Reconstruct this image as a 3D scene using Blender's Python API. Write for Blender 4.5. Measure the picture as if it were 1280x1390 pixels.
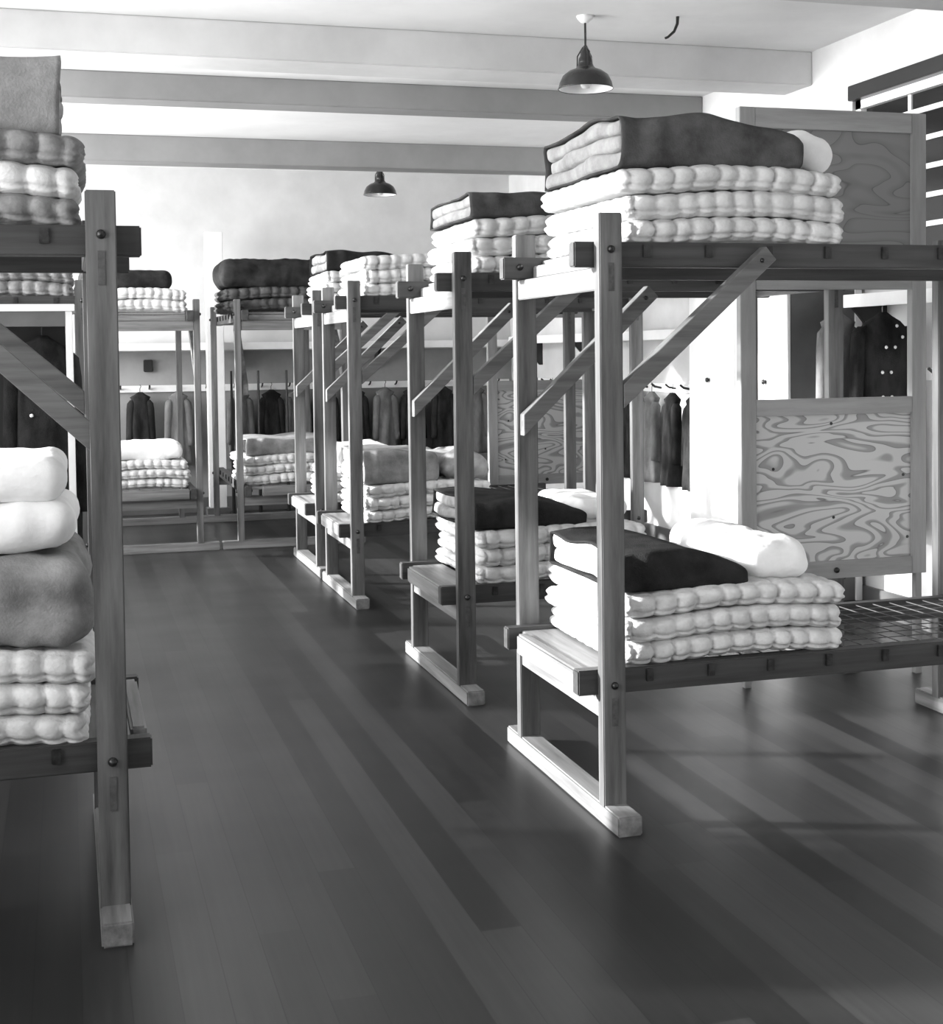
import bpy, bmesh, math, random
from mathutils import Vector, Matrix, noise
for o in list(bpy.data.objects): bpy.data.objects.remove(o)
C = bpy.context.scene.collection
S = bpy.context.scene
PI = math.pi
# ------------------------------------------------------------------ camera
YAW, PITCH, ROLL, CAMH, FPX, CY = 0.28398, 0.03771, -0.012676, 1.4234, 1881.05, 548.64
fw = Vector((math.sin(YAW)*math.cos(PITCH), math.cos(YAW)*math.cos(PITCH), -math.sin(PITCH)))
rt = Vector((math.cos(YAW), -math.sin(YAW), 0)); up = rt.cross(fw)
r2 = rt*math.cos(ROLL)+up*math.sin(ROLL); u2 = -rt*math.sin(ROLL)+up*math.cos(ROLL)
cd = bpy.data.cameras.new('camera'); cam = bpy.data.objects.new('camera', cd); C.objects.link(cam)
cam.matrix_world = Matrix(((r2.x,u2.x,-fw.x,0),(r2.y,u2.y,-fw.y,0),(r2.z,u2.z,-fw.z,CAMH),(0,0,0,1)))
cd.sensor_fit = 'HORIZONTAL'; cd.sensor_width = 36; cd.lens = FPX/1280*36
cd.shift_y = (CY-695)/1280; cd.clip_start = .05; cd.clip_end = 100
S.camera = cam
# ------------------------------------------------------------------ light
S.view_settings.view_transform = 'Standard'; S.view_settings.look = 'None'
S.view_settings.gamma = 1; S.view_settings.exposure = 0.0
S.cycles.use_denoising = True
S.cycles.max_bounces = 8; S.cycles.diffuse_bounces = 5
S.cycles.sample_clamp_indirect = 6
w = bpy.data.worlds.new('world'); S.world = w; w.use_nodes = True
w.node_tree.nodes['Background'].inputs[0].default_value = (.8,.8,.8,1)
w.node_tree.nodes['Background'].inputs[1].default_value = 1.0
XL, XR, YB, YF, ZC = -2.05, 4.114, -2.4, 12.724, 3.106
WINS_LEFT = [(-1.6,.2),(1.2,3.0),(3.9,6.9),(7.0,9.6),(9.7,12.4)]
WZ0, WZ1 = .9, 3.0
def area(name, loc, rot, sx, sy, power):
    l = bpy.data.lights.new(name, 'AREA'); l.shape = 'RECTANGLE'; l.size = sx; l.size_y = sy
    l.energy = power; l.color = (1,1,1)
    o = bpy.data.objects.new(name, l); C.objects.link(o); o.location = loc; o.rotation_euler = rot
    return o
for i,(a,b_) in enumerate(WINS_LEFT):          # daylight entering by the windows of the left wall
    ar=area('window_daylight', (XL-.02,(a+b_)/2,(WZ0+WZ1)/2), (0,-PI/2-math.radians(4),0), WZ1-WZ0, b_-a, [40,85,125,200,200][i])
    ar.data.spread=math.radians(125)
for x in (-.9,2.4):                                # daylight entering by the windows behind the camera
    area('window_daylight', (x,YB-.02,1.8), (PI/2,0,0), 1.6, 1.4, 6)
sd = bpy.data.lights.new('sun','SUN'); sd.energy = 18; sd.angle = math.radians(2.5)
so = bpy.data.objects.new('sun', sd); C.objects.link(so)
so.rotation_euler = Vector((1.0,-.40,-.28)).to_track_quat('-Z','Y').to_euler()
# ------------------------------------------------------------------ materials
def g(v): return (v,v,v,1)
def new_mat(name, rough=.6):
    m = bpy.data.materials.new(name); m.use_nodes = True
    nt = m.node_tree; bs = nt.nodes['Principled BSDF']; bs.inputs['Roughness'].default_value = rough
    return m, nt, bs
def noisy(name, lo, hi, scale=(6,6,6), rough=.6, detail=6, bump=0, bscale=None, rnd=0, spec=.5, p0=.35, p1=.65):
    m, nt, bs = new_mat(name, rough); N = nt.nodes; L = nt.links
    bs.inputs['Specular IOR Level'].default_value = spec
    tc = N.new('ShaderNodeTexCoord'); mp = N.new('ShaderNodeMapping'); mp.inputs['Scale'].default_value = scale
    oi = N.new('ShaderNodeObjectInfo'); cb = N.new('ShaderNodeCombineXYZ'); ml = N.new('ShaderNodeMath'); ml.operation='MULTIPLY'; ml.inputs[1].default_value=37
    L.new(oi.outputs['Random'], ml.inputs[0])
    for i in range(3): L.new(ml.outputs[0], cb.inputs[i])
    L.new(tc.outputs['Object'], mp.inputs[0]); L.new(cb.outputs[0], mp.inputs['Location'])
    no = N.new('ShaderNodeTexNoise'); no.inputs['Scale'].default_value = 1; no.inputs['Detail'].default_value = detail; no.inputs['Roughness'].default_value=.62
    L.new(mp.outputs[0], no.inputs['Vector'])
    cr = N.new('ShaderNodeValToRGB'); cr.color_ramp.elements[0].position=p0; cr.color_ramp.elements[1].position=p1
    cr.color_ramp.elements[0].color=g(lo); cr.color_ramp.elements[1].color=g(hi)
    L.new(no.outputs['Fac'], cr.inputs[0])
    out = cr.outputs[0]
    if rnd:
        mr = N.new('ShaderNodeMapRange'); mr.inputs['To Min'].default_value=1-rnd; mr.inputs['To Max'].default_value=1+rnd
        L.new(oi.outputs['Random'], mr.inputs[0])
        vm = N.new('ShaderNodeVectorMath'); vm.operation='SCALE'; L.new(out, vm.inputs[0]); L.new(mr.outputs[0], vm.inputs['Scale']); out = vm.outputs[0]
    L.new(out, bs.inputs['Base Color'])
    if bump:
        n2 = N.new('ShaderNodeTexNoise'); n2.inputs['Scale'].default_value = bscale or 80; n2.inputs['Detail'].default_value=3
        L.new(tc.outputs['Object'], n2.inputs['Vector'])
        bp = N.new('ShaderNodeBump'); bp.inputs['Strength'].default_value = bump; bp.inputs['Distance'].default_value=.01
        L.new(n2.outputs['Fac'], bp.inputs['Height']); L.new(bp.outputs[0], bs.inputs['Normal'])
    return m
M = {}
M['wood_z'] = noisy('timber upright grain', .03, .16, (22,22,1.8), .45, rnd=.12, p0=.3, p1=.7)
M['wood_x'] = noisy('timber long grain', .06, .14, (1.6,28,28), .5, rnd=.12)
M['wood_y'] = noisy('timber cross grain', .10, .22, (28,1.6,28), .5, rnd=.12)
M['rail'] = noisy('stained rail timber', .018, .05, (1.6,28,28), .55, rnd=.1)  # shade on the side rails is put into a darker timber colour
M['tenon'] = noisy('end grain', .04, .08, (60,60,60), .7)
M['iron'] = noisy('dark iron', .02, .05, (40,40,40), .35); M['iron'].node_tree.nodes['Principled BSDF'].inputs['Metallic'].default_value=.6
M['wire'] = noisy('spring wire', .06, .12, (40,40,40), .4)
M['ticking'] = noisy('pale mattress cotton', .5, .66, (14,14,14), .9, bump=.25, bscale=120, spec=.1)
M['ticking_grey'] = noisy('grey mattress cotton', .16, .28, (14,14,14), .9, bump=.25, bscale=120, spec=.1)
M['ticking_dark'] = noisy('dark mattress cotton', .05, .09, (14,14,14), .9, bump=.25, bscale=120, spec=.1)  # shaded copy of the ticking: far bunk's shade put into its colour
M['wool'] = noisy('dark blanket wool', .045, .10, (9,9,9), .95, bump=.25, bscale=160, spec=.05)
M['wool_black'] = noisy('black blanket wool', .015, .035, (9,9,9), .95, bump=.4, bscale=220, spec=.05)
M['wool_mid'] = noisy('grey blanket wool', .16, .30, (9,9,9), .95, bump=.25, bscale=160, spec=.05)
M['wool_fold'] = noisy('light inner blanket wool', .26, .4, (12,12,12), .95, bump=.4, bscale=220, spec=.05)  # window light on the fold ends put into paler wool; also a grey pillow
M['linen'] = noisy('white linen', .74, .86, (8,8,8), .85, bump=.15, bscale=60, spec=.1)
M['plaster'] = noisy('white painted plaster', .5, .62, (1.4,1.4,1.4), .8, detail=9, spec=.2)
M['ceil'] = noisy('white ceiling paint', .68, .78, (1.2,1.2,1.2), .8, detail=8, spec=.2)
M['beam'] = noisy('grey beam paint', .22, .28, (1.2,1.2,1.2), .8, detail=8, spec=.2)  # shade on the far beams' faces is put into this darker base colour
M['dado'] = noisy('grey painted boarding', .2, .3, (2,2,2), .6, detail=8)
M['white'] = noisy('white paint', .74, .84, (3,3,3), .5)
M['frame'] = noisy('planed pale timber', .22, .32, (20,20,2), .55)
M['frame_x'] = noisy('planed pale timber rail', .22, .32, (2,20,20), .55)
M['grey'] = noisy('grey enamel paint', .08, .12, (3,3,3), .4)
M['black'] = noisy('black paint', .012, .02, (3,3,3), .35)
M['coat'] = noisy('dark coat wool', .012, .035, (12,12,5), .95, bump=.4, bscale=200, spec=.05)
M['coat_grey'] = noisy('grey coat wool', .10, .18, (12,12,5), .95, bump=.4, bscale=200, spec=.05)
M['brass'] = noisy('bright button', .8, .9, (3,3,3), .2)
M['enamel'] = noisy('dark lamp enamel', .015, .03, (5,5,5), .22)
M['lining'] = noisy('white lamp enamel', .75, .8, (5,5,5), .3)
M['glass_dark'] = noisy('blacked out pane', .008, .014, (5,5,5), .12)
M['bulb'] = noisy('bulb glass', .6,.7,(5,5,5),.1)
def ply(name, lo, hi, s):
    m, nt, bs = new_mat(name, .5); N=nt.nodes; L=nt.links
    tc=N.new('ShaderNodeTexCoord'); mp=N.new('ShaderNodeMapping'); mp.inputs['Scale'].default_value=(1.6*s,1,5.6*s)
    L.new(tc.outputs['Object'],mp.inputs[0])
    n=N.new('ShaderNodeTexNoise'); n.inputs['Scale'].default_value=1.25; n.inputs['Detail'].default_value=1.6; n.inputs['Distortion'].default_value=.5
    L.new(mp.outputs[0],n.inputs['Vector'])
    a=N.new('ShaderNodeMath'); a.operation='MULTIPLY'; a.inputs[1].default_value=14; L.new(n.outputs['Fac'],a.inputs[0])
    f=N.new('ShaderNodeMath'); f.operation='FRACT'; L.new(a.outputs[0],f.inputs[0])
    cr=N.new('ShaderNodeValToRGB'); e=cr.color_ramp.elements
    e[0].position=0; e[0].color=g(hi); e[1].position=1; e[1].color=g(hi)
    for ps,v in ((.5,hi),(.66,lo*1.15),(.86,lo),(.9,lo*.62),(.94,hi)):
        k=cr.color_ramp.elements.new(ps); k.color=g(v)
    L.new(f.outputs[0],cr.inputs[0]); L.new(cr.outputs[0],bs.inputs['Base Color'])
    return m
M['ply']=ply('plywood grain',.24,.5,1.0)
M['ply_soft']=ply('smooth plywood',.16,.20,.7)
# floor boards run down the room
def floor_mat():
    m, nt, bs = new_mat('varnished floor boards', .3); bs.inputs['Specular IOR Level'].default_value=.42; N=nt.nodes; L=nt.links
    tc=N.new('ShaderNodeTexCoord'); sp=N.new('ShaderNodeSeparateXYZ'); L.new(tc.outputs['Object'],sp.inputs[0])
    d=N.new('ShaderNodeMath'); d.operation='DIVIDE'; d.inputs[1].default_value=.105; L.new(sp.outputs['X'],d.inputs[0])
    fl=N.new('ShaderNodeMath'); fl.operation='FLOOR'; L.new(d.outputs[0],fl.inputs[0])
    fr=N.new('ShaderNodeMath'); fr.operation='FRACT'; L.new(d.outputs[0],fr.inputs[0])
    wn0=N.new('ShaderNodeTexWhiteNoise'); wn0.noise_dimensions='1D'; L.new(fl.outputs[0],wn0.inputs['W'])
    yo=N.new('ShaderNodeMath'); yo.operation='MULTIPLY_ADD'; yo.inputs[1].default_value=7; L.new(wn0.outputs['Value'],yo.inputs[0]); L.new(sp.outputs['Y'],yo.inputs[2])
    yd=N.new('ShaderNodeMath'); yd.operation='DIVIDE'; yd.inputs[1].default_value=3.4; L.new(yo.outputs[0],yd.inputs[0])
    yf=N.new('ShaderNodeMath'); yf.operation='FLOOR'; L.new(yd.outputs[0],yf.inputs[0])
    cb=N.new('ShaderNodeCombineXYZ'); L.new(fl.outputs[0],cb.inputs[0]); L.new(yf.outputs[0],cb.inputs[1])
    wn=N.new('ShaderNodeTexWhiteNoise'); wn.noise_dimensions='2D'; L.new(cb.outputs[0],wn.inputs['Vector'])
    mr=N.new('ShaderNodeMapRange'); mr.inputs['To Min'].default_value=.008; mr.inputs['To Max'].default_value=.036; L.new(wn.outputs['Value'],mr.inputs[0])
    mp=N.new('ShaderNodeMapping'); mp.inputs['Scale'].default_value=(60,1.5,1); L.new(tc.outputs['Object'],mp.inputs[0])
    n=N.new('ShaderNodeTexNoise'); n.inputs['Scale'].default_value=1; n.inputs['Detail'].default_value=5; L.new(mp.outputs[0],n.inputs['Vector'])
    m2=N.new('ShaderNodeMapRange'); m2.inputs['To Min'].default_value=.6; m2.inputs['To Max'].default_value=1.4; L.new(n.outputs['Fac'],m2.inputs[0])
    mu=N.new('ShaderNodeMath'); mu.operation='MULTIPLY'; L.new(mr.outputs[0],mu.inputs[0]); L.new(m2.outputs[0],mu.inputs[1])
    gp=N.new('ShaderNodeMath'); gp.operation='GREATER_THAN'; gp.inputs[1].default_value=.03; L.new(fr.outputs[0],gp.inputs[0])
    g2=N.new('ShaderNodeMapRange'); g2.inputs['To Min'].default_value=.5; L.new(gp.outputs[0],g2.inputs[0])
    mu2=N.new('ShaderNodeMath'); mu2.operation='MULTIPLY'; L.new(mu.outputs[0],mu2.inputs[0]); L.new(g2.outputs[0],mu2.inputs[1])
    cc=N.new('ShaderNodeCombineXYZ')
    for i in range(3): L.new(mu2.outputs[0],cc.inputs[i])
    L.new(cc.outputs[0],bs.inputs['Base Color'])
    n3=N.new('ShaderNodeTexNoise'); n3.inputs['Scale'].default_value=2.2; n3.inputs['Detail'].default_value=5; L.new(tc.outputs['Object'],n3.inputs['Vector'])
    m3=N.new('ShaderNodeMapRange'); m3.inputs['To Min'].default_value=.3; m3.inputs['To Max'].default_value=.44; L.new(n3.outputs['Fac'],m3.inputs[0])
    L.new(m3.outputs[0],bs.inputs['Roughness'])
    return m
M['floor']=floor_mat()
# ------------------------------------------------------------------ mesh helpers
def BM(): return bmesh.new()
def box(bm, x0,x1,y0,y1,z0,z1, bev=0):
    t = bmesh.new()
    v=[t.verts.new((x,y,z)) for x in (x0,x1) for y in (y0,y1) for z in (z0,z1)]
    for f in ((0,1,3,2),(4,6,7,5),(0,4,5,1),(2,3,7,6),(0,2,6,4),(1,5,7,3)): t.faces.new([v[i] for i in f])
    if bev: bmesh.ops.bevel(t, geom=list(t.edges), offset=bev, segments=2, affect='EDGES')
    me=bpy.data.meshes.new('t'); t.to_mesh(me); t.free(); bm.from_mesh(me); bpy.data.meshes.remove(me)
    return bm
def poly(bm, pts, y0, y1, bev=.002):            # outline in XZ, extruded along Y
    t=bmesh.new()
    a=[t.verts.new((x,y0,z)) for x,z in pts]; b=[t.verts.new((x,y1,z)) for x,z in pts]
    n=len(pts); t.faces.new(a); t.faces.new(b[::-1])
    for i in range(n): t.faces.new((a[i],b[i],b[(i+1)%n],a[(i+1)%n]))
    bmesh.ops.recalc_face_normals(t, faces=t.faces)
    if bev: bmesh.ops.bevel(t, geom=list(t.edges), offset=bev, segments=1, affect='EDGES')
    me=bpy.data.meshes.new('t'); t.to_mesh(me); t.free(); bm.from_mesh(me); bpy.data.meshes.remove(me)
    return bm
def tube(bm, pts, r, seg=8, r_end=None):
    pts=[Vector(p) for p in pts]; rings=[]
    for i,p in enumerate(pts):
        d=(pts[min(i+1,len(pts)-1)]-pts[max(i-1,0)]).normalized()
        a=d.orthogonal().normalized() if not rings else (pa - d*pa.dot(d)).normalized()
        pa=a; c=d.cross(a); rr=r if r_end is None else r+(r_end-r)*i/(len(pts)-1)
        rings.append([bm.verts.new(p+a*math.cos(2*PI*k/seg)*rr+c*math.sin(2*PI*k/seg)*rr) for k in range(seg)])
    for A,B in zip(rings,rings[1:]):
        for k in range(seg): bm.faces.new((A[k],A[(k+1)%seg],B[(k+1)%seg],B[k]))
    bm.faces.new(rings[0][::-1]); bm.faces.new(rings[-1])
    return bm
def lathe(bm, prof, seg=32, c=(0,0,0)):         # profile of (radius, z)
    rings=[]
    for r,z in prof:
        rings.append([bm.verts.new((c[0]+max(r,1e-4)*math.cos(2*PI*k/seg),c[1]+max(r,1e-4)*math.sin(2*PI*k/seg),c[2]+z)) for k in range(seg)])
    for A,B in zip(rings,rings[1:]):
        for k in range(seg): bm.faces.new((A[k],A[(k+1)%seg],B[(k+1)%seg],B[k]))
    return bm
def loft(bm, secs, seg=40, pw=2.3, fn=None):    # sections (x, y, z, half width, half depth)
    rings=[]
    for (x,y,z,a,b) in secs:
        ring=[]
        for k in range(seg):
            t=2*PI*k/seg; c,s=math.cos(t),math.sin(t)
            v=Vector((x+a*math.copysign(abs(c)**(2/pw),c), y+b*math.copysign(abs(s)**(2/pw),s), z))
            if fn: v=fn(v,t)
            ring.append(bm.verts.new(v))
        rings.append(ring)
    for A,B in zip(rings,rings[1:]):
        for k in range(seg): bm.faces.new((A[k],A[(k+1)%seg],B[(k+1)%seg],B[k]))
    bm.faces.new(rings[0][::-1]); bm.faces.new(rings[-1])
    return bm
def mesh_from(name, bm, mat, smooth=False):
    bmesh.ops.recalc_face_normals(bm, faces=bm.faces)
    me=bpy.data.meshes.new(name); bm.to_mesh(me); bm.free(); me.materials.append(mat)
    if smooth:
        for p in me.polygons: p.use_smooth=True
    return me
def link(name, me, parent=None, loc=None):
    o=bpy.data.objects.new(name, me); C.objects.link(o)
    if parent: o.parent=parent
    if loc: o.location=loc
    return o
def obj(name, bm, mat, parent=None, smooth=False, loc=None):
    return link(name, mesh_from(name,bm,mat,smooth), parent, loc)
def struct(name, bm, mat, parent=None):
    o=obj(name,bm,mat,parent)
    if not parent: o['kind']='structure'
    return o
def tag(o, label, cat, group=None):
    o['label']=label; o['category']=cat
    if group: o['group']=group
    return o
def thing(name, label, cat, loc=(0,0,0), rotz=0, group=None):
    o=bpy.data.objects.new(name,None); o.empty_display_size=.1; C.objects.link(o)
    o.location=loc; o.rotation_euler=(0,0,rotz)
    return tag(o,label,cat,group)
def dup(root, loc, rotz, label, group=None):
    r=root.copy(); C.objects.link(r); r.location=loc; r.rotation_euler=(0,0,rotz); r['label']=label
    if group: r['group']=group
    for ch in list(root.children):
        c=ch.copy(); C.objects.link(c); c.parent=r
        for gg in list(ch.children):
            d=gg.copy(); C.objects.link(d); d.parent=c
    return r
# ------------------------------------------------------------------ room
struct('floor', box(BM(), XL,XR,YB,YF,-.06,0), M['floor'])
ceiling=struct('ceiling', box(BM(), XL-.2,XR+.2,YB-.2,YF+.2,ZC,ZC+.1), M['ceil'])
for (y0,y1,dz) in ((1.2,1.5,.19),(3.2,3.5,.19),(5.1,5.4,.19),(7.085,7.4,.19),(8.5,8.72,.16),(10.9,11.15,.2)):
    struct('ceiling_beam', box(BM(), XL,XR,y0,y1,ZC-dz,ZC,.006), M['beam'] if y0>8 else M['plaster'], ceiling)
bm=box(BM(), XL-.2,XR+.2,YF,YF+.2,0,ZC)
wf=struct('wall_far', bm, M['plaster'])
struct('dado_panel', box(BM(), XL,XR,YF-.02,YF,0,1.46), M['dado'], wf)
def wall_x(name, x0, x1, y0, y1, wins, z0, z1):
    bm=BM(); y=y0
    for a,b_ in wins:
        if a>y: box(bm,x0,x1,y,a,0,ZC)
        box(bm,x0,x1,a,b_,0,z0); box(bm,x0,x1,a,b_,z1,ZC); y=b_
    if y<y1: box(bm,x0,x1,y,y1,0,ZC)
    return struct(name,bm,M['plaster'])
wall_x('wall_left', XL-.2, XL, YB-.2, YF, WINS_LEFT, WZ0, WZ1)
WINS_RIGHT=[(3.9,6.667)]
wr=wall_x('wall_right', XR, XR+.2, YB-.2, YF, WINS_RIGHT, 1.75, 2.83)
bm=BM()
xs=[(-1.55,-.2),(1.7,3.1)]; x=XL
for a,b_ in xs:
    box(bm,x,a,YB-.2,YB,0,ZC); box(bm,a,b_,YB-.2,YB,0,1.0); box(bm,a,b_,YB-.2,YB,2.6,ZC); x=b_
box(bm,x,XR,YB-.2,YB,0,ZC); struct('wall_back',bm,M['plaster'])
# left windows: white glazing bars, daylight comes straight through
def glazed(name, y0,y1,z0,z1,xc,ny,nz,pane=None,depth=.05,bar=.035):
    root=obj(name, BM(), M['white']); root['kind']='structure'
    bm=BM()
    box(bm,xc-depth/2,xc+depth/2,y0,y1,z0,z0+.05); box(bm,xc-depth/2,xc+depth/2,y0,y1,z1-.05,z1)
    box(bm,xc-depth/2,xc+depth/2,y0,y0+.05,z0,z1); box(bm,xc-depth/2,xc+depth/2,y1-.05,y1,z0,z1)
    obj('window_frame',bm,M['white'],root)
    bm=BM()
    for i in range(1,ny): yy=y0+(y1-y0)*i/ny; box(bm,xc-.015,xc+.015,yy-bar/2,yy+bar/2,z0+.05,z1-.05)
    for i in range(1,nz): zz=z0+(z1-z0)*i/nz; box(bm,xc-.016,xc+.016,y0+.05,y1-.05,zz-bar/2,zz+bar/2)
    obj('glazing_bars',bm,M['white'],root)
    if pane: obj('pane', box(BM(),xc-.004,xc+.004,y0+.05,y1-.05,z0+.05,z1-.05), pane, root)
    return root
n=1
for a,b_ in WINS_LEFT:
    glazed('window_%d'%n, a,b_,WZ0,WZ1,XL-.12,1,2); n+=1
# right wall: blacked-out small-pane window with a dark head board
y0,y1=WINS_RIGHT[0]
root=glazed('window_%d'%n, y0,y1,1.75,2.755,XR+.06,6,7,M['glass_dark'],depth=.08,bar=.026)
obj('blind_box', box(BM(), XR-.03,XR+.1,y0,y1,2.75,2.83,.003), M['black'], root)
struct('baseboard_far', box(BM(), XL,XR,YF-.045,YF-.02,0,.14,.003), M['grey'])
struct('baseboard_right', box(BM(), XR-.022,XR,YB,YF-.045,0,.14,.003), M['grey'])
# ------------------------------------------------------------------ bunk bed
BL, BB, BH = 1.78, .789, 1.83
def make_bunk(label):
    t=thing('bunk_bed',label,'bunk bed',group='two-tier timber bunks')
    slot=mesh_from('tenon', box(BM(), -.0085,.0085,-.0015,.004,-.042,.042), M['tenon'])
    bolt=mesh_from('bolt', lathe(BM(), [(.0,.012),(.007,.010),(.011,.005),(.012,0),(.0,0)],14), M['iron'], True)
    for xi in (0,1):
        for yi in (0,1):
            x0=0 if xi==0 else BL-.073; y0=0 if yi==0 else BB
            po=obj('post', box(BM(), x0,x0+.073,y0,y0+.045,.05,BH,.003), M['wood_z'], t)
            yf=y0-.001 if yi==0 else y0+.046
            for z in (1.64,.34):
                s=link('tenon',slot,po,(x0+.037,yf,z)); 
                if yi: s.rotation_euler=(0,0,PI)
            for z in (1.722,.42):
                s=link('bolt',bolt,po,(x0+.037,yf,z)); s.rotation_euler=(PI/2 if yi==0 else -PI/2,0,0)
        x0=-.002 if xi==0 else BL-.073
        obj('foot_beam', box(BM(), x0,x0+.077,-.115,BB+.16,0,.06,.005), M['wood_y'], t)
        for z0 in (.315,1.602):
            xx=.006 if xi==0 else BL-.036
            if xi and z0>1: z0+=.074
            obj('cross_member', box(BM(), xx,xx+.03,.045,BB,z0,z0+.068,.003), M['wood_y'], t)
    hk=mesh_from('spring_hook', box(BM(), -.012,.012,-.006,.002,-.022,.016,.002), M['iron'])
    for z0 in (.384,1.672):
        for yi in (0,1):
            y0=.047 if yi==0 else BB-.05
            r=obj('side_rail', box(BM(), -.062,BL+.04,y0,y0+.048,z0,z0+.076,.004), M['rail'], t)
            for k in range(8):
                h=link('spring_hook',hk,r,(.17+k*.205,y0-.0015 if yi==0 else y0+.0495,z0+.052))
                if yi: h.rotation_euler=(0,0,PI)
            if yi==1: 
                s=link('bolt',bolt,r,(-.002,y0-.001,z0+.042)); s.rotation_euler=(PI/2,0,0)
        if z0<1: obj('end_board', box(BM(), -.056,-.014,.098,BB-.13,z0+.002,z0+.072,.007), M['wood_y'], t)
        else: obj('end_board', box(BM(), .045,.075,.098,BB-.052,z0+.002,z0+.045,.004), M['wood_y'], t)
        obj('deck_board', box(BM(), -.012 if z0<1 else .08,.13,.097,BB-.052,z0+.05,z0+.064,.002), M['wood_y'], t)
        bm=BM()
        for k in range(22): 
            x=.16+k*.072; box(bm,x-.0015,x+.0015,.095,BB-.05,z0+.068,z0+.071)
        for k in range(8):
            y=.13+k*.078; box(bm,.13,BL-.05,y-.0015,y+.0015,z0+.0655,z0+.0685)
        obj('wire_deck',bm,M['wire'],t)
    wz=.034
    def brace(xa,za,xb,zb,y0,y1,mir):
        f=(lambda x: BL-x) if mir else (lambda x:x)
        dx,dz=xb-xa,zb-za; L=math.hypot(dx,dz); nx,nz=-dz/L*.027,dx/L*.027
        v=.027*L/dx
        pts=[(f(xa),za-v),(f(xa),za+v),(f(xb+nx),zb+nz),(f(xb-nx),zb-nz)]
        b=obj('brace', poly(BM(),pts,y0,y1,.002), M['wood_x'], t)
        s=link('bolt',bolt,b,(f(xb-.035*dx/L-.005),y0-.001,zb-.035*dz/L)); s.rotation_euler=(PI/2,0,0); s.scale=(.6,.6,.6)
    for mir in (0,1):
        if mir: continue
        brace(.075,1.285,.565,1.715,.001,.044,mir)
        brace(.008,1.165,.50,1.632,BB-.047,BB-.003,mir)
    return t
RX=1.516
RY=[3.829,5.416,7.632,8.779]
names=['nearest','second','third','farthest']
b0=make_bunk('nearest timber bunk of the right-hand row, wholly in view')
b0.location=(RX,RY[0],0)
for i in (1,2,3):
    dup(b0,(RX,RY[i],0),0,['','second timber bunk from the camera in the right-hand row','third timber bunk from the camera in the right-hand row','last timber bunk of the right-hand row, nearest the far wall'][i])
LX=.125; LY=[3.513,7.636]
dup(b0,(LX,LY[0]+BB+.045,0),PI,'timber bunk at the left edge, closest of all to the camera')
dup(b0,(LX,LY[1]+BB+.045,0),PI,'timber bunk behind the left-edge bunk, mostly hidden by its post')
FY=10.189; F1X=.935; F2X=2.018
dup(b0,(F1X,FY,0),PI/2,'end-on timber bunk before the far wall, left of the white post')
dup(b0,(F2X,FY,0),PI/2,'end-on timber bunk before the far wall, right of the white post')
# ------------------------------------------------------------------ bedding
def soft(w,d,h,rad,res=.012,rz=8,fn=None):
    nx,ny,nz=max(4,int(w/res)),max(4,int(d/res)),rz
    bm=BM(); vs={}
    def P(i,j,k):
        key=(i,j,k)
        if key in vs: return vs[key]
        # cluster samples towards the rounded edges
        p=Vector((w*(i/nx-.5),d*(j/ny-.5),h*(k/nz-.5)))
        r=min(rad,h/2*.999,w/2*.99,d/2*.99)
        q=Vector((max(-w/2+r,min(w/2-r,p.x)),max(-d/2+r,min(d/2-r,p.y)),max(-h/2+r,min(h/2-r,p.z))))
        nn=p-q
        nn=nn.normalized() if nn.length>1e-9 else Vector((0,0,1))
        v=q+nn*r
        if fn: v=fn(v,nn)
        vs[key]=bm.verts.new(v); return vs[key]
    for i in range(nx):
        for j in range(ny):
            for k,fl in ((0,1),(nz,0)):
                f=[P(i,j,k),P(i+1,j,k),P(i+1,j+1,k),P(i,j+1,k)]; bm.faces.new(f[::-1] if fl else f)
    for i in range(nx):
        for k in range(nz):
            for j,fl in ((0,0),(ny,1)):
                f=[P(i,j,k),P(i+1,j,k),P(i+1,j,k+1),P(i,j,k+1)]; bm.faces.new(f[::-1] if fl else f)
    for j in range(ny):
        for k in range(nz):
            for i,fl in ((0,1),(nx,0)):
                f=[P(i,j,k),P(i,j+1,k),P(i,j+1,k+1),P(i,j,k+1)]; bm.faces.new(f[::-1] if fl else f)
    return bm
def groove(t,c,wd): return math.exp(-((t-c)/wd)**2)
def mattress_bm(seed,w=.77,d=.745,h=.092,pitch=.068):
    rnd=random.Random(seed); ph=rnd.random()*pitch; sd=seed*7.3
    def cell(t):
        t=t+ph+.024*noise.noise(Vector((t*9,sd,0)))
        return abs(math.sin(PI*t/pitch))
    def fn(v,n):
        s=Vector(v)
        side=abs(n.y); sx=abs(n.x)
        cx,cy=cell(v.x),cell(v.y)
        zz=v.z/h
        dsp=0
        # puffs between the tufting seams on the front and back
        amp=.03*(.8+.5*noise.noise(Vector((v.x*12,sd,zz*3))))
        dsp+= side*amp*((cx**.36)-1)
        dsp-= side*.008*groove(zz,-.26,.07)*1.2
        # folded end: a crease at half height, softer lumps
        dsp-= sx*.016*groove(zz,.03,.09)
        dsp+= sx*.006*((cy**.6)-1)
        # tufted top and bottom
        dsp+= abs(n.z)*.009*(((cx*cy)**.4)-1)
        dsp+= .006*noise.noise(Vector((v.x*7+sd,v.y*7,v.z*10)))
        v=v+n*dsp
        v.x+= .016*noise.noise(Vector((sd,v.y*4,zz*1.5)))
        v.y+= .010*noise.noise(Vector((v.x*5,sd+4,zz*1.5)))
        v.z+= .008*(1-(2*v.x/w)**2)-.004+.007*math.sin(v.x*9+1)+.004*math.sin(v.x*17)*math.cos(v.y*5)
        return v
    return soft(w,d,h,.04,.0085,10,fn)
MM=[mesh_from('quilted_mattress', mattress_bm(s), M['ticking'], True) for s in (1,2,3,4)]
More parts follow.
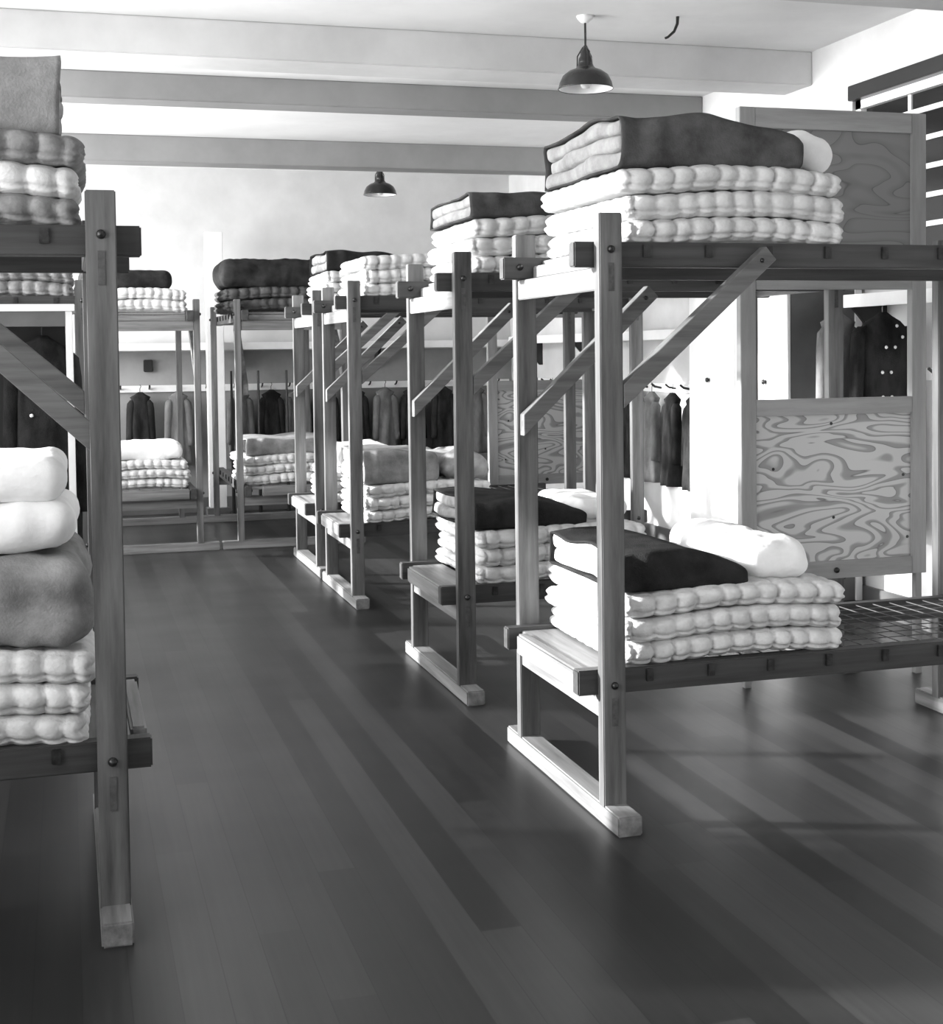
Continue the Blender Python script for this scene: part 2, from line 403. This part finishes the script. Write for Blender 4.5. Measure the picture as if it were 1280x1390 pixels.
def remat(me,mat,nm=None):
    m=me.copy(); m.materials.clear(); m.materials.append(mat); return m
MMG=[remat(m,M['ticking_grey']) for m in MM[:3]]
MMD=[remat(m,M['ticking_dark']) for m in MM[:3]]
rr=random.Random(5)
def mattress(cx,cy,z,label,group,mesh,rot=0,sc=(1,1,1)):
    o=link('quilted_mattress',mesh,None,(cx,cy,z)); o.rotation_euler=(0,0,rot); o.scale=sc
    return tag(o,label,'mattress',group)
def stack(cx,cy,z0,n,where,group,meshes,rot0=0,t=.079,shift=.012,sc=1,labels=None):
    tl={3:['bottom','middle','top'],2:['lower','upper'],4:['bottom','second','third','top']}[n]
    for k in range(n):
        me=meshes[(k+int(cx*10))%len(meshes)]
        nm={3:'%s of three',2:'%s of two',4:'%s of four'}[n]%tl[k]
        mattress(cx+rr.uniform(-shift,shift),cy+rr.uniform(-.006,.006),z0+t*(k+.5)+.002,
            labels[k] if labels else 'pale quilted mattress, %s, %s'%(nm,where), group, me, rot0+rr.uniform(-.012,.012),(sc,1,t/.092*1.03))
    return z0+n*t
UZ,LZ=1.745,.457
def blanket_thing(label,cx,cy,z0,w,d,h,layers,wool,foldm,rot=0,group=None,slump=.03,seed=1,wrap=True,name='folded_blanket'):
    """a blanket wrapped round its own folds: outer wrap (open at the -X end) and the folds showing in it"""
    t=thing(name,label,'blanket',(cx,cy,z0),rot,group)
    sd=seed*3.7
    def drape(v):
        u=(v.x/w+.5)
        v.z-= max(0,v.z)/h*slump*max(0,u-.45)**1.5*2.4
        v.z+= (v.z/h)*.022*noise.noise(Vector((v.x*5+sd,v.y*4,.3)))
        v.x+= .012*noise.noise(Vector((sd,v.y*6,v.z*9)))
        # soft vertical creases on the hanging front
        cr=.010*noise.noise(Vector((v.x*11+sd,0,v.z*3)))+.012*noise.noise(Vector((v.x*3.3+sd,1,v.z*2)))
        k=max(0,-v.y/(d/2)); cr+=.016*math.exp(-((u-.1)/.05)**2)-.013*math.exp(-((u-.2)/.04)**2)
        v.y+= cr*k*(v.z/h)
        return v
    def fn(v,n):
        v=Vector((v.x,v.y,v.z+h/2))
        # open end: groove lines between the folded layers
        if n.x<-.3:
            ly=(v.z/h*layers)%1
            gr=groove(ly,.0,.12)+groove(ly,1,.12)
            v.x+= .02*gr*abs(n.x)*(1 if .04<v.z/h<.97 else .3)
            v.x+= .012*noise.noise(Vector((sd+9,v.y*5,v.z*30)))
        return drape(v)
    ew=.008
    # folds
    th=(h-2*ew)/layers
    for k in range(layers):
        z=ew+th*(k+.5)
        def fl(v,n,z=z,k=k):
            v=Vector((v.x,v.y,v.z+z))
            v.x+=.014*noise.noise(Vector((sd+k*5,v.y*5,0)))
            v+=n*.006*noise.noise(Vector((sd+k*3,v.y*9,v.x*9)))
            return drape(v)
        obj('fold', soft(w-.035,d-.028,th*1.05,th*.38,.014,8,fl), foldm, t, True)
        t.children[-1]
    for ch in t.children: ch.location=(-.012,0.004,0)
    # wrap: C-shaped sheet, top, front, underneath, closed far edge rolled under
    bm=BM(); pr=[]; R=min(.035,h*.42)
    y0,y1=-d/2,d/2
    outer=[(y1-.01,h-.004)]
    nt=14
    for i in range(nt+1): outer.append((y1-.02-(y1-.02-(y0+R))*i/nt, h))
    for i in range(1,9):
        a=PI/2+i/8*PI/2; outer.append((y0+R+R*math.cos(a),h-R+R*math.sin(a)))
    for i in range(1,5): outer.append((y0,h-R-(h-2*R)*i/5))
    for i in range(0,9):
        a=PI+i/8*PI/2; outer.append((y0+R+R*math.cos(a),R+R*math.sin(a)))
    for i in range(1,10): outer.append((y0+R+(y1-.02-(y0+R))*i/9,0))
    outer.append((y1,ew*.6)); outer.append((y1+.001,h*.5)); outer.append((y1-.003,h-.02))
    cyz=Vector((0,h/2))
    N=len(outer); inner=[]
    for i,(y,z) in enumerate(outer):
        a=Vector(outer[(i-1)%N]); b=Vector(outer[(i+1)%N]); tg=(b-a)
        nn=Vector((-tg.y,tg.x)).normalized() if tg.length>1e-6 else Vector((0,0))
        if nn.dot(cyz-Vector((y,z)))<0: nn=-nn
        inner.append((y+nn.x*ew*.8,z+nn.y*ew*.8))
    M_=int(w/.014); rings=[]
    for i in range(M_+1):
        x=-w/2+w*i/M_
        e=max(0,(x-(w/2-.03))/.03)
        s=1-.18*e*e
        O=[bm.verts.new(drape(Vector((x,y*(1-.03*e*e),h*.5+(z-h*.5)*s)))) for y,z in outer]
        I=[bm.verts.new(drape(Vector((x,y*(1-.03*e*e),h*.5+(z-h*.5)*s)))) for y,z in inner]
        rings.append((O,I))
    for (O,I),(O2,I2) in zip(rings,rings[1:]):
        for k in range(N):
            k2=(k+1)%N
            bm.faces.new((O[k],O[k2],O2[k2],O2[k])); bm.faces.new((I[k],I2[k],I2[k2],I[k2]))
    O,I=rings[0]
    for k in range(N): bm.faces.new((O[k],I[k],I[(k+1)%N],O[(k+1)%N]))
    O,I=rings[-1]; bm.faces.new(O)
    obj('outer_wrap',bm,wool,t,True)
    return t
def lump(name,label,cat,cx,cy,z0,w,d,h,mat,rot=0,seed=1,amp=.014,rad=None,group=None,tilt=(0,0),taper=0,pinch=0):
    sd=seed*5.1
    def fn(v,n):
        v=v+n*(amp*noise.noise(Vector((v.x*6+sd,v.y*6,v.z*8)))+amp*.5*noise.noise(Vector((v.x*17+sd,v.y*17,v.z*12))))
        if pinch:
            e=max(abs(v.x)/(w/2),abs(v.y)/(d/2)); v.z*=1-pinch*max(0,min(1,e))**3
        v.x*=1-taper*(v.z/h+.5)
        return v
    bm=soft(w,d,h,rad or h*.48,.014,10,fn)
    o=obj(name,bm,mat,None,True); o.location=(cx,cy,z0+h/2); o.rotation_euler=(tilt[0],tilt[1],rot)
    return tag(o,label,cat,group)
GM='quilted mattresses stacked on the bunks'; GB='folded blankets on the mattress stacks'; GP='pillows on the bunks'
MX=1.995
def my(i): return RY[i]+.42
# nearest right bunk
z=stack(MX,my(0),UZ,3,'top deck of nearest right-hand bunk',GM,MM)
blanket_thing('thick dark blanket folded over pale layers, top of the nearest right-hand bunk',1.93,my(0)+.01,z-.004,.62,.70,.165,3,M['wool'],M['wool_fold'],0,GB,.05,3)
lump('pillow','white pillow poking out beside the blanket on top of the nearest right-hand bunk','pillow',2.312,my(0)+.02,z+.002,.17,.6,.135,M['linen'],.02,4,.014,.06,GP,pinch=.1,tilt=(0,.35))
z=stack(MX-.005,my(0),LZ,3,'bottom deck of nearest right-hand bunk',GM,MM,t=.075)
blanket_thing('very dark blanket wrapped round white sheets, bottom deck of the nearest right-hand bunk',1.83,my(0)-.01,z-.003,.43,.68,.115,2,M['wool_black'],M['linen'],0,GB,.06,8)
lump('pillow','rumpled white pillow on the bottom deck of the nearest right-hand bunk','pillow',2.18,my(0)+.03,z-.005,.22,.64,.135,M['linen'],.03,7,.022,.06,GP,pinch=.2)
# second
z=stack(MX,my(1),UZ,3,'top deck of second right-hand bunk',GM,[MM[1],MM[3],MM[0]])
blanket_thing('square-folded dark blanket, top of the second right-hand bunk',1.92,my(1),z-.004,.62,.68,.105,2,M['wool'],M['wool_fold'],0,GB,.03,11)
z=stack(MX,my(1),LZ,3,'bottom deck of second right-hand bunk',GM,[MM[2],MM[0],MM[3]],t=.075)
blanket_thing('dark blanket folded flat, bottom deck of the second right-hand bunk',1.86,my(1),z-.003,.5,.68,.12,2,M['wool_black'],M['wool_mid'],0,GB,.06,12)
lump('pillow','flat white pillow on the bottom deck of the second right-hand bunk','pillow',2.24,my(1)+.08,z-.005,.24,.56,.10,M['linen'],0,9,.014,.045,GP,pinch=.2)
# third
z=stack(MX,my(2),UZ,3,'top deck of third right-hand bunk',GM,[MM[3],MM[1],MM[2]])
z=stack(MX,my(2),LZ,3,'bottom deck of third right-hand bunk',GM,[MM[0],MM[1],MM[2]],t=.073)
blanket_thing('light grey blanket folded thick, bottom deck of the third right-hand bunk',1.83,my(2),z-.003,.44,.68,.19,2,M['wool_mid'],M['linen'],0,GB,.01,14)
lump('pillow','crumpled grey pillow on the bottom deck of the third right-hand bunk','pillow',2.22,my(2)-.02,z-.005,.28,.6,.17,M['wool_fold'],.1,15,.04,.07,GP,pinch=.35)
# fourth
z=stack(MX,my(3),UZ,3,'top deck of last right-hand bunk',GM,[MM[2],MM[3],MM[1]],t=.073)
blanket_thing('dark folded blanket, top of the last right-hand bunk',1.93,my(3),z-.004,.6,.66,.13,2,M['wool_black'],M['wool_mid'],0,GB,.05,16)
z=stack(MX,my(3),LZ,3,'bottom deck of last right-hand bunk',GM,[MM[1],MM[0],MM[3]],t=.073)
lump('pillow','white pillow on bottom deck of last right-hand bunk','pillow',1.86,my(3),z-.003,.44,.62,.15,M['linen'],0,17,.02,.07,GP,pinch=.25)
# left-edge bunk
lcy=LY[0]+.42
mattress(-.335,lcy,UZ+.04,'grey quilted mattress, bottom of three on top of the left-edge bunk',GM,MMG[0],0,(1,1,.9))
mattress(-.340,lcy,UZ+.118,'pale quilted mattress between two grey ones on top of the left-edge bunk',GM,MM[2],.01,(1,1,.9))
mattress(-.330,lcy,UZ+.196,'grey quilted mattress, uppermost of three on top of the left-edge bunk',GM,MMG[1],-.01,(1.01,1,.9))
blanket_thing('grey blanket piled steeply on top of the left-edge bunk',-.33,lcy,UZ+.228,.66,.68,.19,3,M['wool_mid'],M['wool_fold'],PI,GB,.01,21)
for k,(nm) in enumerate(('bottom','middle','top')):
    mattress(-.345+.02*(k==2),lcy,.452+.079*(k+.5),'white quilted mattress, %s of three on the bottom deck of the left-edge bunk'%nm,GM,MM[k],.008*(k-1),(1,1,.9))
lump('folded_blanket','thick grey blanket folded under two pillows, bottom deck of the left-edge bunk','blanket',-.30,lcy-.01,.69,.68,.68,.235,M['wool_mid'],0,22,.022,.07,GB)
lump('pillow','plump white pillow on the grey blanket, lower of two on the left-edge bunk','pillow',-.32,lcy-.02,.925,.68,.6,.125,M['linen'],0,23,.014,.065,GP,tilt=(0,-.03))
lump('pillow','plump white pillow, upper of two piled on the left-edge bunk','pillow',-.34,lcy-.02,1.06,.66,.56,.10,M['linen'],0,24,.014,.045,GP,tilt=(0,-.02))
l2y=LY[1]+.42
mattress(-.335,l2y,UZ+.04,'grey mattress glimpsed on top of the bunk behind the left-edge bunk, lower of two',GM,MMG[2],0,(1,1,.9))
mattress(-.335,l2y,UZ+.118,'grey mattress glimpsed on top of the bunk behind the left-edge bunk, upper of two',GM,MMG[0],.01,(1,1,.9))
# far end-on bunks
fy=FY+.46
def fstack(cx,z0,n,where,meshes,t): return stack(cx,fy,z0,n,where,GM,meshes,t=t,sc=.95)
z=fstack(.49,UZ,2,'top of far bunk left of post',[MM[0],MM[1]],.082)
lump('folded_blanket','dark folded blanket on top of the far bunk left of the white post','blanket',.43,fy,z-.002,.66,.66,.145,M['wool_black'],0,31,.01,.06,GB)
z=fstack(.49,LZ,3,'bottom of far bunk left of post',[MM[2],MM[3],MM[0]],.068)
lump('folded_sheets','white folded sheets on bottom of far bunk left of post','sheets',.47,fy,z-.002,.68,.66,.12,M['linen'],0,32,.014,.05)
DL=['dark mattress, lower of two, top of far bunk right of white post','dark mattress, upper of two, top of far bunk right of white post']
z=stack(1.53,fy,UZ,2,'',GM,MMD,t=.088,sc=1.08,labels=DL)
lump('folded_blanket','big rounded black blanket on top of the far bunk right of the white post','blanket',1.52,fy-.03,z-.002,.84,.72,.215,M['wool_black'],0,33,.018,.09,GB)
z=fstack(1.60,LZ,3,'bottom of far bunk right of post',[MM[0],MM[2],MM[1]],.072)
blanket_thing('grey blanket with a dark edge, bottom of far bunk right of post',1.60,fy,z-.002,.66,.66,.125,1,M['wool_mid'],M['wool_black'],0,GB,.01,34)
# ------------------------------------------------------------------ timber screens with a hatch
def make_screen(label):
    t=thing('partition_screen',label,'screen',group='timber screens with an open hatch')
    W=.885; ZT=2.42; ZB=.44; D=.04
    for x0 in (0,W-.07): obj('stile', box(BM(), x0,x0+.07,0,D,ZB,ZT,.002), M['frame'], t)
    for x0 in (.015,W-.05): obj('leg', box(BM(), x0,x0+.03,.005,D-.005,0,ZB,.002), M['frame'], t)
    for z0,z1 in ((ZT-.085,ZT),(1.668,1.72),(1.138,1.208),(ZB,ZB+.075)):
        obj('cross_rail', box(BM(), .07,W-.07,.001,D-.001,z0,z1,.002), M['frame_x'], t)
    obj('plywood_panel', box(BM(), .07,W-.07,.016,.024,1.72,ZT-.085), M['ply_soft'], t)
    lp=obj('plywood_panel', box(BM(), .07,W-.07,.016,.024,ZB+.075,1.138), M['ply'], t)
    nl=mesh_from('nail', lathe(BM(), [(.0,.003),(.006,.002),(.007,0),(0,0)],10), M['iron'])
    for x,z_ in ((.155,.915),(.43,1.10),(.44,.70),(.78,.87),(.8,.60),(.13,.63)):
        s=link('nail',nl,lp,(x,.0155,z_)); s.rotation_euler=(PI/2,0,0)
    s=obj('bolt', lathe(BM(), [(.0,.008),(.011,.006),(.013,0),(0,0)],14), M['iron'], t, True); s.location=(.445,-.0005,.475); s.rotation_euler=(PI/2,0,0)
    return t
s0=make_screen('plywood screen with an open hatch, between the two nearest right-hand bunks')
s0.location=(2.683,5.2,0)
dup(s0,(2.95,9.66,0),0,'timber screen with an open hatch, behind the last right-hand bunk')
# white wardrobe against the right wall
t=thing('wardrobe','tall white wardrobe against the right wall, behind the second right-hand bunk','wardrobe',(3.65,6.55,0))
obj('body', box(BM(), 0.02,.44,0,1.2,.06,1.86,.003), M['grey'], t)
for k,(y0,y1) in enumerate(((.0,.598),(.602,1.2))):
    d=obj('door', box(BM(), 0,.02,y0,y1,.06,1.86,.003), M['white'], t); d['label']='white painted door'
    kb=obj('knob', lathe(BM(), [(0,.022),(.012,.02),(.015,.012),(.008,.004),(.008,0),(0,0)],16), M['black'], d, True)
    kb.location=(0,.24 if k==0 else .95-.02,1.24); kb.rotation_euler=(0,-PI/2,0)
obj('plinth', box(BM(), .03,.43,.02,1.18,0,.06), M['black'], t)
obj('front_trim', box(BM(), .40,.44,-.012,0,.06,1.86,.002), M['white'], t)
# open dark locker on the left
t=thing('locker','open-fronted dark locker with pale edges, behind the left-edge bunk','locker',(-.875,6.2,0))
for x0 in (0,.875): obj('side_panel', box(BM(), x0,x0+.03,.0,.5,.0,1.62,.002), M['white'], t)
obj('top', box(BM(), -.01,.915,-.01,.51,1.62,1.65,.002), M['white'], t)
obj('back_panel', box(BM(), .03,.875,.48,.5,.0,1.62), M['black'], t)
obj('header', box(BM(), .03,.875,0,.02,1.555,1.62,.001), M['grey'], t)
obj('shelf', box(BM(), .03,.875,.02,.48,.08,.1), M['grey'], t)
# ------------------------------------------------------------------ coats
def make_coat(label,mat,H=.62,W=.15,D=.06,seed=1,flare=1.25,buttons=None,group=None,cat='coat',name='hanging_coat'):
    t=thing(name,label,cat,group=group)
    sd=seed*2.9
    def fn(v,th):
        k=min(1,max(0,-v.z/H))
        v.y+=.018*k*math.sin(v.x*55+sd+2*noise.noise(Vector((v.x*5,v.z*3,sd))))
        v.x+=.012*noise.noise(Vector((sd,v.z*7,th)))
        return v
    secs=[(0,0,.02,.02,.015),(0,0,0,.045,.03),(0,0,-.025,.09,.045),(0,0,-.06,W*.85,D*.8),(0,0,-.12,W*.95,D)]
    for i in range(1,13):
        k=i/12; secs.append((0,0,-.12-(H-.12)*k, W*(.95+(flare-.95)*k), D*(1+.25*k)))
    obj('body', loft(BM(),secs,36,2.4,fn), mat, t, True)
    for sx in (-1,1):
        s=[(sx*W*.8,-.005,-.05,.02,.02),(sx*W*.92,-.008,-.08,.035,.035)]
        for i in range(1,9):
            k=i/8; s.append((sx*(W*.95+W*.25*k),-.012-.01*k,-.08-H*.62*k,.038-.008*k,.038-.006*k))
        obj('sleeve', loft(BM(),s,18,2.1), mat, t, True)
    bm=BM(); tube(bm,[(0,0,.02),(0,0,.05),(.01,0,.07),(0,0,.085)],.003,6); obj('hanging_loop',bm,M['iron'],t)
    if buttons:
        bt=mesh_from('button', lathe(BM(), [(0,.006),(.006,.005),(.009,0),(0,0)],12), M['brass'], True)
        for x,z_ in buttons:
            b=link('button',bt,t,(x,-D*1.12-.004,z_)); b.rotation_euler=(PI/2,0,0)
    return t
GC='coats hanging below the wall shelves'
c=make_coat('dark greatcoat with bright buttons hanging on the right wall, seen through the hatch',M['coat'],1.05,.15,.07,3,1.2,
   [(.028,-.05),(.06,-.105),(-.032,-.155),(.018,-.155),(-.053,-.278),(-.004,-.278),(-.05,-.40),(0,-.40)],GC,name='greatcoat')
c.location=(3.90,6.05,1.575)
c=make_coat('grey coat hanging on the right wall beside the buttoned greatcoat',M['coat_grey'],1.0,.09,.06,4,1.2,None,GC)
c.location=(3.74,6.2,1.575)
c2=make_coat('dark greatcoat with pale buttons hanging inside the open left locker',M['coat'],1.1,.13,.07,5,1.25,
   [(-.05,-.16),(.05,-.16),(-.05,-.24),(.045,-.24),(-.05,-.33),(.045,-.33)],GC,name='greatcoat')
c2.location=(-.10,6.4,1.50)
bm=tube(BM(),[(-.84,6.4,1.595),(-.001,6.4,1.595)],.012,10)
cr_=obj('clothes_rod',bm,M['iron']); cr_.parent=[o for o in bpy.data.objects if o.name=='locker'][0]; cr_.location=(.875,-6.2,0)
# shelf and peg rail along far wall, and right wall
def shelf_run(name,label,L,loc,rot):
    t=thing(name,label,'shelf',loc,rot,'coat shelves along the walls')
    obj('board', box(BM(), 0,L,-.26,0,1.50,1.535,.003), M['white'], t)
    obj('fascia', box(BM(), 0,L,-.285,-.262,1.47,1.535,.002), M['white'], t)
    r=obj('peg_rail', box(BM(), 0,L,-.03,0,1.10,1.16,.002), M['white'], t)
    pg=mesh_from('peg', tube(BM(),[(0,0,0),(0,-.05,.01),(0,-.075,.03)],.008,8), M['black'])
    n=int(L/.24)
    for i in range(n): link('peg',pg,r,((i+.5)*L/n,-.03,1.13))
    for i in range(max(2,int(L/1.3))):
        x=.1+i*1.3
        if x<L-.05:
            poly_b=poly(BM(),[(0,0),(.2,0),(.2,-.03),(.03,-.22),(0,-.22)],-.012,.012,.001)
            b=obj('bracket',poly_b,M['black'],t); b.rotation_euler=(0,0,-PI/2); b.location=(x,0,1.50)
    return t
shelf_run('coat_shelf','long white shelf and peg rail on the far wall behind the end-on bunks',4.0,(.08,YF-.02,0),0)
shelf_run('coat_shelf','white shelf and peg rail on the right wall beyond the white wardrobe',3.6,(XR,11.9,.02),-PI/2)
shelf_run('coat_shelf','white shelf on the right wall behind the greatcoat',1.5,(XR,6.45,.155),-PI/2)
# jackets below the far rail: alternating dark and grey, each its own length
protoD=None; protoG=None
xs=[.62,.95,1.50,1.78,2.02,2.28,2.56,2.84,3.10,3.4,3.72]
cols=['d','g','g','d','g','d','d','g','d','d','g']
place=['first from the left under the far shelf','second from the left under the far shelf','just right of the white post','third from the white post among those under the far shelf']
for i,(x,cc) in enumerate(zip(xs,cols)):
    col='dark' if cc=='d' else 'grey'
    if i==0: lab='dark jacket hanging on the far wall rail, leftmost of the row'
    elif i==1: lab='grey jacket hanging on the far wall rail, second from the left'
    elif i==2: lab='grey jacket hanging on the far wall rail, directly right of the white post'
    else:
        ordn=['second','third','fourth','fifth','sixth','seventh','eighth','ninth'][i-3]
        lab='%s jacket on the far wall rail, %s to the right of the white post'%(col,ordn)
    base=protoD if cc=='d' else protoG
    if base is None:
        base=make_coat(lab,M['coat'] if cc=='d' else M['coat_grey'],.62,.085,.05,7+i,1.35,None,GC,'jacket','hanging_jacket')
        base.location=(x,YF-.13,1.085)
        if cc=='d': protoD=base
        else: protoG=base
    else: dup(base,(x,YF-.13,1.085),0,lab)
for i,(y,cc) in enumerate(((11.6,'g'),(11.2,'d'),(10.8,'d'),(10.3,'g'),(9.9,'d'),(9.5,'d'),(9.1,'g'),(8.75,'d'),(8.4,'d'))):
    col='dark' if cc=='d' else 'grey'
    dup(protoD if cc=='d' else protoG,(XR-.12,y,1.105),-PI/2,'%s jacket on the right wall rail, %s from the far corner'%(col,['first','second','third','fourth','fifth','sixth','seventh','eighth','ninth'][i]))
# white post in front of the far wall
t=thing('white_post','white painted square post before the far wall, between the two end-on bunks','post',(1.26,12.35,0))
obj('shaft', box(BM(), -.075,.075,-.05,.05,.08,2.5,.004), M['white'], t)
obj('foot', box(BM(), -.10,.10,-.08,.08,0,.08,.004), M['grey'], t)
# items standing on far rail: slim poles
gp='slim dark poles leaning upright by the far wall rail'
pb=mesh_from('pole', tube(BM(),[(0,0,0),(0,.01,.7),(0,.02,1.28)],.016,8,.010), M['black'])
for x,l in ((1.415,'slim dark pole upright by the far wall, just right of the white post'),(1.655,'slim dark pole upright by the far wall, second right of the white post'),(1.91,'slim dark pole upright by the far wall, third right of the white post')):
    o=link('pole',pb,None,(x,YF-.23,0)); tag(o,l,'pole',gp)
o=obj('wall_socket_box', box(BM(), -.04,.04,-.04,0,-.055,.055,.006), M['black']); o.location=(.70,YF-.021,1.335); tag(o,'small black box on the far wall above the peg rail, left of the white post','box')
# ------------------------------------------------------------------ lamps
def make_lamp(label):
    t=thing('pendant_lamp',label,'lamp',group='dark pendant lamps')
    obj('shade', lathe(BM(), [(.034,.135),(.04,.115),(.052,.10),(.085,.088),(.115,.065),(.132,.03),(.138,.004),(.141,0),(.138,-.003),(.133,.004),(.127,.03),(.11,.061),(.08,.083),(.045,.094)],48), M['enamel'], t, True)
    obj('reflector_lining', lathe(BM(), [(.137,-.001),(.131,.004),(.125,.029),(.108,.059),(.078,.080),(.03,.091),(.0,.091)],48), M['lining'], t, True)
    obj('neck', lathe(BM(), [(.0,.215),(.01,.215),(.014,.20),(.024,.188),(.026,.165),(.034,.15),(.036,.13),(.03,.11),(0,.11)],28), M['enamel'], t, True)
    bm=BM()
    for k in range(3):
        a=k*2*PI/3+.4; tube(bm,[(.012*math.cos(a),.012*math.sin(a),.21),(.042*math.cos(a),.042*math.sin(a),.165),(.044*math.cos(a),.044*math.sin(a),.105)],.0035,6)
    obj('cage',bm,M['iron'],t)
    obj('bulb', lathe(BM(), [(0,.0),(.02,.004),(.03,.022),(.028,.042),(.014,.07),(.014,.088),(0,.088)],20), M['bulb'], t, True)
    obj('cord', tube(BM(),[(0,0,.21),(0,0,.29),(0,0,ZC-2.743)],.006,8), M['black'], t)
    obj('ceiling_rose', lathe(BM(), [(0,ZC-2.743-.035),(.02,ZC-2.743-.033),(.04,ZC-2.743-.012),(.045,ZC-2.743),(0,ZC-2.743)],24), M['lining'], t, True)
    return t
l0=make_lamp('dark enamel pendant lamp with a white inside, the larger, hanging at top centre right'); l0.location=(2.548,6.6,2.743)
dup(l0,(2.545,11.36,2.743),0,'smaller-looking dark pendant lamp hanging near the far wall')
o=obj('hanging_cable', tube(BM(),[(3.01,6.5,3.106),(3.008,6.5,3.07),(2.99,6.5,3.03),(2.955,6.5,3.0),(2.94,6.5,2.994)],.009,8,.006), M['black'],None,True)
tag(o,'short curved dark cable end hanging from the ceiling right of the larger lamp','cable')
